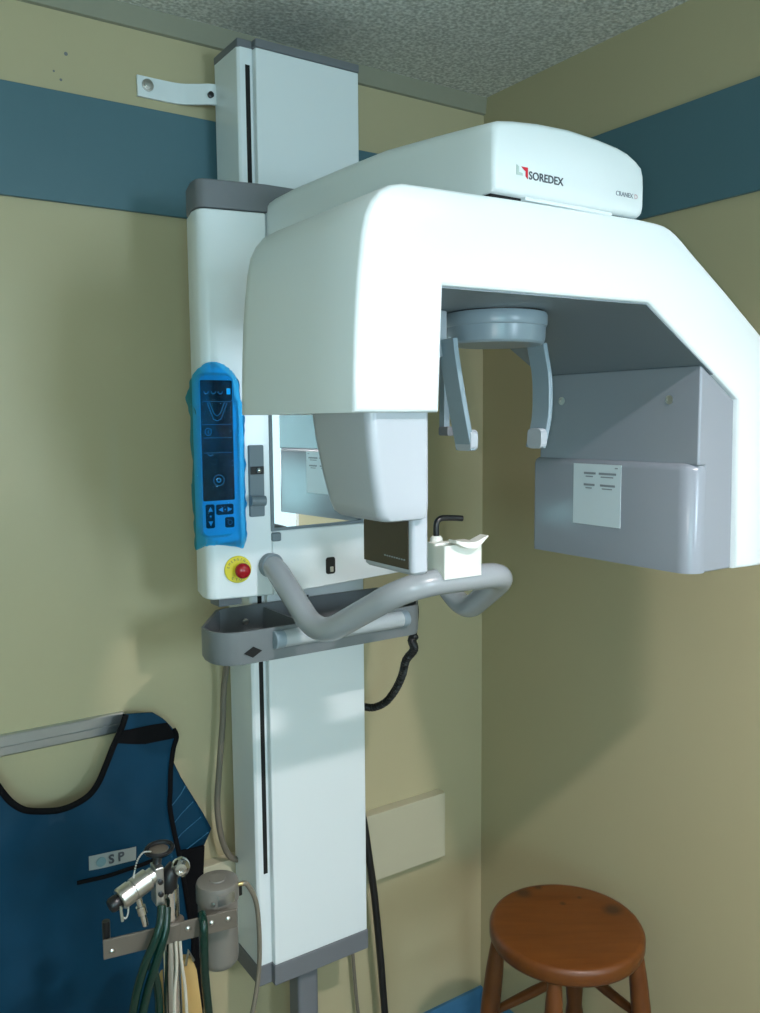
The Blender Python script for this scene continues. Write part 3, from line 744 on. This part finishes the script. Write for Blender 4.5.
ACX = -1.100
neck = spline([(.140, 0, 1.078), (.128, 0, 1.050), (.112, 0, 1.020), (.095, 0, .985), (.078, 0, .957), (.055, 0, .937), (.025, 0, .925), (0, 0, .922)], 5)
outr = spline([(.196, 0, 1.068), (.222, 0, 1.045), (.243, 0, 1.012), (.236, 0, .985), (.229, 0, .945), (.226, 0, .900), (.224, 0, .861), (.231, 0, .806)], 5)
def drape(x, z):
    u = x - ACX
    y = -.052
    y -= .020 * max(0, 1 - abs(u) / .30) * min(1, max(0, (1.08 - z) / .25))
    y -= .010 * math.sin(u * 26 + z * 7) * max(0, min(1, (1.0 - z) / .3))
    y -= .012 * noise.noise(Vector((x * 7, z * 5, .4))) * min(1, max(0, (1.09 - z) / .12))
    y -= .005 * noise.noise(Vector((x * 18, z * 13, 2.4)))
    # diagonal folds from the shoulders towards the chest
    for s in (1, -1):
        d = (s * u) * .75 + (z - .84) * .66
        y -= .010 * max(0, min(1, (abs(u) - .02) / .08)) * math.exp(-((d - .10) / .035) ** 2) * math.exp(-((z - .88) / .16) ** 2)
    return y
ts = []
NT = 35
I_ = [Vector((p.x, 0, p.z)) for p in neck]; O_ = [Vector((p.x, 0, p.z)) for p in outr]
hem = .19
for k in range(1, 31):
    z = .922 + (hem - .922) * k / 30
    I_.append(Vector((0, 0, z)))
    zz = .806 + (hem - .806) * k / 30
    O_.append(Vector((.231 + .035 * min(1, k / 12) - .012 * max(0, (k - 12) / 18), 0, zz)))
NC = 14
apb = bmesh.new()
def strip(side):
    rows = []
    for a, c in zip(I_, O_):
        row = []
        for j in range(NC + 1):
            p = a.lerp(c, j / NC); x = ACX + side * p.x
            row.append(Vector((x, drape(x, p.z), p.z)))
        rows.append(row)
    return rows
SR_, SL_ = strip(1), strip(-1)
for rows in (SR_, SL_):
    V = [[apb.verts.new(p) for p in r] for r in rows]
    for a, c in zip(V, V[1:]):
        for j in range(NC):
            apb.faces.new((a[j], a[j + 1], c[j + 1], c[j]))
bmesh.ops.remove_doubles(apb, verts=apb.verts, dist=1e-5)
apron = obj('lead_apron', apb, M_APRON, None, angle=80)
md = apron.modifiers.new('thickness', 'SOLIDIFY'); md.thickness = .007; md.offset = -1
tag(apron, 'dark blue lead apron with black binding hanging on the wall at the left', 'apron')
nk = [Vector((p.x, p.y - .001, p.z)) for p in ([r[0] for r in SL_[:len(neck)]] + [r[0] for r in SR_[:len(neck)]][::-1])]
obj('binding', tube(bmesh.new(), nk, .0062, 10, flat=.7), M_BIND, apron)
for rows in (SR_, SL_):
    ed = [Vector((r[-1].x, r[-1].y - .001, r[-1].z)) for r in rows[8:len(neck) + 30]]
    obj('binding', tube(bmesh.new(), ed, .0052, 10, flat=.7), M_BIND, apron)
    # hook-and-loop band across the shoulder
    sbm = bmesh.new(); V = []
    for k in range(0, 7):
        t = k / 6; row = []
        for j in range(NC + 1):
            s = j / NC
            base = rows[5][j].lerp(rows[8][j], 0)
            a_ = rows[5][j].lerp(rows[6][j], .2); c_ = rows[11][j] if j > NC * .5 else rows[9][j].lerp(rows[11][j], j / (NC * .5))
            p = a_.lerp(c_, t); p = Vector((p.x, drape(p.x, p.z) - .0028, p.z)); row.append(sbm.verts.new(p))
        V.append(row)
    for a, c in zip(V, V[1:]):
        for j in range(NC): sbm.faces.new((a[j], a[j + 1], c[j + 1], c[j]))
    obj('shoulder_band', sbm, M_BIND, apron)
# back panel showing past the armhole
fl = bmesh.new(); V = []
inn = [(-.892, .985), (-.892, .94), (-.892, .88), (-.892, .82), (-.892, .77), (-.892, .73)]
out_ = [(-.862, .955), (-.846, .915), (-.822, .868), (-.800, .825), (-.782, .785), (-.800, .752)]
for (a, c) in zip(inn, out_):
    row = []
    for j in range(9):
        s = j / 8; x = a[0] + (c[0] - a[0]) * s; z = a[1] + (c[1] - a[1]) * s
        row.append(fl.verts.new((x, -.034 - .005 * math.sin(s * 3), z)))
    V.append(row)
for a, c in zip(V, V[1:]):
    for j in range(8): fl.faces.new((a[j], a[j + 1], c[j + 1], c[j]))
flap = obj('back_panel', fl, M_APRON, apron)
md = flap.modifiers.new('thickness', 'SOLIDIFY'); md.thickness = .006
for k in range(4):
    z0 = .905 - k * .042
    obj('stitch_line', tube(bmesh.new(), [(-.880, -.0400, z0 - .055), (-.850, -.0405, z0 - .025), (-.838 + k * .016, -.0385, z0 - .010 + k * .004)], .0011, 6), mat('stitch_thread', (.02, .12, .22, 1), .6), apron)
ln = bmesh.new()
prism(ln, [(-.90, .765), (-.802, .755), (-.806, .70), (-.808, .62), (-.812, .50), (-.815, .40), (-.815, .20), (-.90, .20)], 'y', -.044, -.037)
obj('lining', ln, M_BIND, apron)
# white tag and pocket edge on the chest
lb = bmesh.new(); V = []
for i in range(7):
    row = []
    for j in range(3):
        x = -1.048 + .090 * i / 6; z = .820 - .030 * j / 2 - .004 * i / 6
        row.append(lb.verts.new((x, drape(x, z) - .0035, z)))
    V.append(row)
for a, c in zip(V, V[1:]):
    for j in range(2): lb.faces.new((a[j], a[j + 1], c[j + 1], c[j]))
obj('chest_tag', lb, mat('tag_cloth', (.27, .30, .29, 1), .6), apron)
def on_apron(x, z): return drape(x, z) - .0050
text = text_bm(bmesh.new(), 'S P', .0245, facing_front(-1.012, on_apron(-1.0, .80) - .0012, .7955), bold=.0007)
obj('tag_lettering', text, M_INK, apron, smooth=False)
obj('tag_emblem', lathe(bmesh.new(), [(.0095, 0), (.0095, .0006)], (-1.026, on_apron(-1.026, .803) - .0005, .8035), (0, -1, 0), 20), mat('teal_ink', (.13, .22, .24, 1), .6), apron)
pk = [(x, drape(x, .770 + .02 * (x + 1.0)) - .003, .770 + .02 * (x + 1.0)) for x in [-1.070 + .012 * k for k in range(16)]]
obj('pocket_edge', tube(bmesh.new(), pk, .0045, 8, flat=.6), M_BIND, apron)

# ------------------------------------------------------------------ instrument stand with suction canister
BX_, BY_ = -1.014, -.430
st = thing('instrument_stand', 'chrome dental instrument stand with cross bar in front of the blue apron', 'instrument stand', (BX_, BY_, 0))
obj('pole', tube(bmesh.new(), [(BX_, BY_, .01), (BX_, BY_, .915)], .0145, 20), M_CHROME, st)
obj('base', lathe(bmesh.new(), [(.15, 0), (.15, .012), (.13, .022), (.03, .034), (.016, .05)], (BX_, BY_, 0), seg=40), M_BRACKET, st)
bar = bmesh.new()
B0, B1 = Vector((-1.121, -.432, .848)), Vector((-.916, -.467, .847))
dz = .0155
vs = [(B0.x, B0.y, B0.z - dz), (B1.x, B1.y, B1.z - dz), (B1.x, B1.y, B1.z + dz), (B0.x, B0.y, B0.z + dz)]
f0 = [bar.verts.new(v) for v in vs]; f1 = [bar.verts.new((v[0] + .001, v[1] + .004, v[2])) for v in vs]
bar.faces.new(f0); bar.faces.new(f1[::-1])
for i in range(4): bar.faces.new((f0[i], f0[(i + 1) % 4], f1[(i + 1) % 4], f1[i]))
crossbar = obj('cross_bar', bar, M_BRACKET, st, bevel=.001)
for t in (.06, .44, .62, .80, .93):
    p = B0.lerp(B1, t)
    obj('screw', lathe(bmesh.new(), [(.0042, 0), (.0038, .0015), (.0015, .003), (0, .0032)], (p.x, p.y, p.z + (-.004 if t < .1 else .003)), (-.17, -.98, 0), 12), M_STEEL, crossbar)
obj('clamp_collar', tube(bmesh.new(), [(BX_ + .002, BY_ - .004, .834), (BX_ + .002, BY_ - .004, .862)], .0185, 22), M_BRACKET, st, bevel=.002)
# valve cylinder at the top of the pole
va, vb = Vector((-1.098, -.448, .930)), Vector((-1.042, -.438, .947))
dv = (vb - va); du = dv.normalized()
vlv = obj('valve', lathe(bmesh.new(), [(.015, 0), (.0170, .002), (.0170, .020), (.0152, .021), (.0152, .024), (.0170, .025), (.0170, .050), (.013, .052), (.013, .060)], va, dv, 28), M_STEEL, st)
obj('valve_cap', lathe(bmesh.new(), [(.009, -.017), (.0115, -.013), (.0115, -.004), (.010, 0)], va, dv, 10), M_BLACK, vlv)
obj('valve_lever', tube(bmesh.new(), [va + du * .002 + Vector((-.004, -.012, -.004)), va + Vector((-.001, -.016, -.026))], .0022, 8), M_STEEL, vlv)
obj('nozzle', lathe(bmesh.new(), [(.005, 0), (.005, .014), (.0075, .015), (.0075, .028), (.005, .030), (.0048, .048), (.003, .050)], va + du * .030 + Vector((.0, -.006, -.014)), (.20, -.02, -1), 16), M_CHROME, vlv)
obj('valve_block', BX(-1.042, -1.028, -.450, -.424, .900, .962), M_ALU, st, bevel=.002)
obj('block_bolt', lathe(bmesh.new(), [(.0042, 0), (.0042, .004), (.002, .005)], (-1.035, -.450, .94), (0, -1, 0), 10), M_BLACK, st)
obj('block_bolt', lathe(bmesh.new(), [(.0042, 0), (.0042, .004), (.002, .005)], (-1.035, -.450, .92), (0, -1, 0), 10), M_BLACK, st)
obj('valve_spindle', tube(bmesh.new(), [(-1.033, -.432, .960), (-1.031, -.430, .974)], .007, 14), M_BLACK, st)
obj('pivot_arm', tube(bmesh.new(), spline([(BX_, BY_, .905), (BX_ - .001, BY_ - .002, .922), (-1.012, -.430, .936), (-1.002, -.428, .943)], 5), .0135, 14), M_BLACK, st)
obj('ball_knob', lathe(bmesh.new(), [(.0, -.016), (.010, -.0135), (.0140, -.008), (.0155, 0), (.0140, .008), (.009, .013), (.004, .0135), (.004, .011), (0, .011)], (-.997, -.436, .946), (-.25, -.95, .1), 24), M_CHROME, st)
obj('hook_ring', tube(bmesh.new(), [(-1.026 + .021 * math.cos(2 * PI * k / 20), -.425 + .014 * math.sin(2 * PI * k / 20), .980 + .004 * math.sin(2 * PI * k / 20)) for k in range(21)], .0035, 8), M_BLACK, st)
obj('ring_plate', lathe(bmesh.new(), [(.015, .9785), (.015, .9805), (.004, .9815)], (-1.027, -.425, 0), seg=20), M_BRACKET, st)
for pts in ([(-1.044, -.437, .986), (-1.056, -.438, .988), (-1.066, -.440, .979), (-1.072, -.442, .962), (-1.074, -.444, .956)],
            [(-1.096, -.452, .918), (-1.0965, -.452, .906), (-1.091, -.452, .900), (-1.087, -.452, .906), (-1.086, -.452, .916)]):
    chb = bmesh.new()
    for p in spline(pts, 5): ball(chb, p, .0016, 8, 6)
    obj('bead_chain', chb, M_STEEL, st)
obj('spare_tip', tube(bmesh.new(), [(-1.112, -.420, .852), (-1.112, -.420, .887)], .006, 10), M_BLACK, st)
# canister
CX, CY = -.924, -.408
can = obj('canister', lathe(bmesh.new(), [(.026, .742), (.031, .748), (.0325, .756), (.033, .846), (.033, .856)], (CX, CY, 0), seg=36), M_CANISTER, st)
obj('canister_lid', lathe(bmesh.new(), [(.0355, .856), (.0355, .882), (.034, .887), (.030, .889), (.014, .889), (.013, .891), (.005, .891)], (CX, CY, 0), seg=36), M_CANISTER, can)
lbm = bmesh.new(); V = []
for i in range(8):
    a = math.radians(-112 + 50 * i / 7)
    V.append([lbm.verts.new((CX + .0361 * math.cos(a), CY + .0361 * math.sin(a), z)) for z in (.861, .879)])
for a, c in zip(V, V[1:]): lbm.faces.new((a[0], c[0], c[1], a[1]))
obj('foil_label', lbm, M_ALU, can)
obj('spout', tube(bmesh.new(), [(-.906, -.424, .880), (-.886, -.430, .880)], .0035, 10), M_BRASS, can)
obj('side_latch', BX(-.892, -.882, -.415, -.399, .850, .868), M_BLACK, can, bevel=.002)
obj('lid_screw', lathe(bmesh.new(), [(.0035, 0), (.003, .002), (0, .003)], (CX - .020, CY - .0300, .866), (-.5, -.85, 0), 10), M_STEEL, can)
# hoses of the stand
obj('beige_tube', tube(bmesh.new(), spline([(-.888, -.429, .880), (-.880, -.430, .876), (-.868, -.430, .852), (-.861, -.428, .82), (-.857, -.424, .766), (-.857, -.42, .715), (-.863, -.42, .673), (-.882, -.42, .58), (-.90, -.42, .40), (-.94, -.42, .2), (-.98, -.43, .05)], 8), .0042, 10), M_HOSE, st)
for pts in ([(-1.034, -.450, .900), (-1.041, -.462, .880), (-1.052, -.466, .856), (-1.068, -.462, .82), (-1.080, -.450, .765), (-1.086, -.44, .70), (-1.09, -.43, .55), (-1.06, -.42, .2), (-1.03, -.42, .05)],
            [(-1.026, -.450, .895), (-1.033, -.462, .868), (-1.042, -.466, .845), (-1.054, -.464, .81), (-1.064, -.454, .765), (-1.072, -.445, .70), (-1.068, -.43, .55), (-1.04, -.42, .2), (-1.025, -.42, .05)],
            [(-1.050, -.440, .80), (-1.040, -.432, .76), (-1.036, -.425, .70), (-1.04, -.42, .55), (-1.03, -.41, .2), (-1.02, -.41, .05)],
            [(-.970, -.452, .866), (-.974, -.470, .858), (-.976, -.474, .82), (-.972, -.464, .77), (-.964, -.45, .715), (-.958, -.44, .66), (-.956, -.43, .5), (-.97, -.42, .2), (-.99, -.42, .05)]):
    obj('green_hose', tube(bmesh.new(), spline(pts, 7), .0068, 12), M_GREEN, st)
for pts in ([(-1.013, -.449, .836), (-1.013, -.450, .79), (-1.018, -.447, .72), (-1.020, -.445, .5), (-1.015, -.445, .05)], [(-1.006, -.448, .836), (-1.004, -.449, .79), (-.998, -.446, .72), (-.996, -.445, .5), (-1.005, -.445, .05)]):
    obj('pale_cord', tube(bmesh.new(), spline(pts, 7), .0026, 8), M_CORD, st)
# buff card folder leaning behind the pole
fo_ = bmesh.new()
prism(fo_, [(-1.030, .63), (-1.026, .735), (-1.018, .750), (-.990, .758), (-.978, .764), (-.968, .760), (-.960, .735), (-.950, .63), (-.950, .034), (-1.030, .034)], 'y', -.398, -.384)
folder = obj('card_folder', fo_, M_FOLDER, None, bevel=.002)
tag(folder, 'buff card folder standing upright behind the chrome pole of the instrument stand', 'folder')
obj('folder_clip', tube(bmesh.new(), [(-.982, -.404, .756), (-.976, -.404, .780), (-.968, -.404, .759)], .0025, 8), M_STEEL, folder)

# ------------------------------------------------------------------ camera
yaw, pitch, roll = math.radians(33.63), math.radians(5.78), math.radians(-.47)
f = Vector((math.sin(yaw) * math.cos(pitch), math.cos(yaw) * math.cos(pitch), -math.sin(pitch)))
r = Vector((math.cos(yaw), -math.sin(yaw), 0)); u = r.cross(f)
r2 = r * math.cos(roll) + u * math.sin(roll); u2 = -r * math.sin(roll) + u * math.cos(roll)
cam = bpy.data.cameras.new('camera'); co = bpy.data.objects.new('camera', cam); COL.objects.link(co)
CAM = Vector((-1.44697, -1.69495, 1.65083))
Mx = Matrix((r2, u2, -f)).transposed().to_4x4(); Mx.translation = CAM
co.matrix_world = Mx
cam.sensor_fit = 'VERTICAL'; cam.sensor_height = 36.0; cam.lens = 856.0 / 1013 * 36.0
cam.clip_start = 0.02
scene.camera = co

# ------------------------------------------------------------------ light
def point(name, loc, power, color, radius):
    l = bpy.data.lights.new(name, 'POINT'); l.energy = power; l.color = color; l.shadow_soft_size = radius
    o = bpy.data.objects.new(name, l); COL.objects.link(o); o.location = loc; return o
point('phone_flash', CAM - r2 * .030 + u2 * .004, 9.0, (.97, .98, 1.0), .004)

# daylight from behind the photographer: one window, plus an added unseen fill window
def daylight(name, x0, x1, z0, z1, power, color):
    l = bpy.data.lights.new(name, 'AREA'); l.shape = 'RECTANGLE'; l.size = x1 - x0 - .10; l.size_y = z1 - z0 - .10; l.energy = power; l.color = color
    o = bpy.data.objects.new(name, l); COL.objects.link(o)
    o.location = ((x0 + x1) / 2, RY0 - .085, (z0 + z1) / 2); o.rotation_euler = (PI / 2, 0, 0)
daylight('window_daylight', VX0, VX1, VZ0, VZ1, 31, (.80, .97, 1.14))
daylight('added_fill_light', UX0, UX1, UZ0, UZ1, 27, (.50, .94, 1.03))  # added fill light for left-facing sides, no such source known

w = bpy.data.worlds.new('sky'); scene.world = w; w.use_nodes = True
bg = w.node_tree.nodes['Background']
bg.inputs['Color'].default_value = (0.72, 0.95, 1.0, 1); bg.inputs['Strength'].default_value = 1.8

scene.view_settings.view_transform = 'Standard'
scene.view_settings.look = 'None'
scene.view_settings.gamma = 1.0
scene.view_settings.use_curve_mapping = False
scene.view_settings.exposure = 0.0
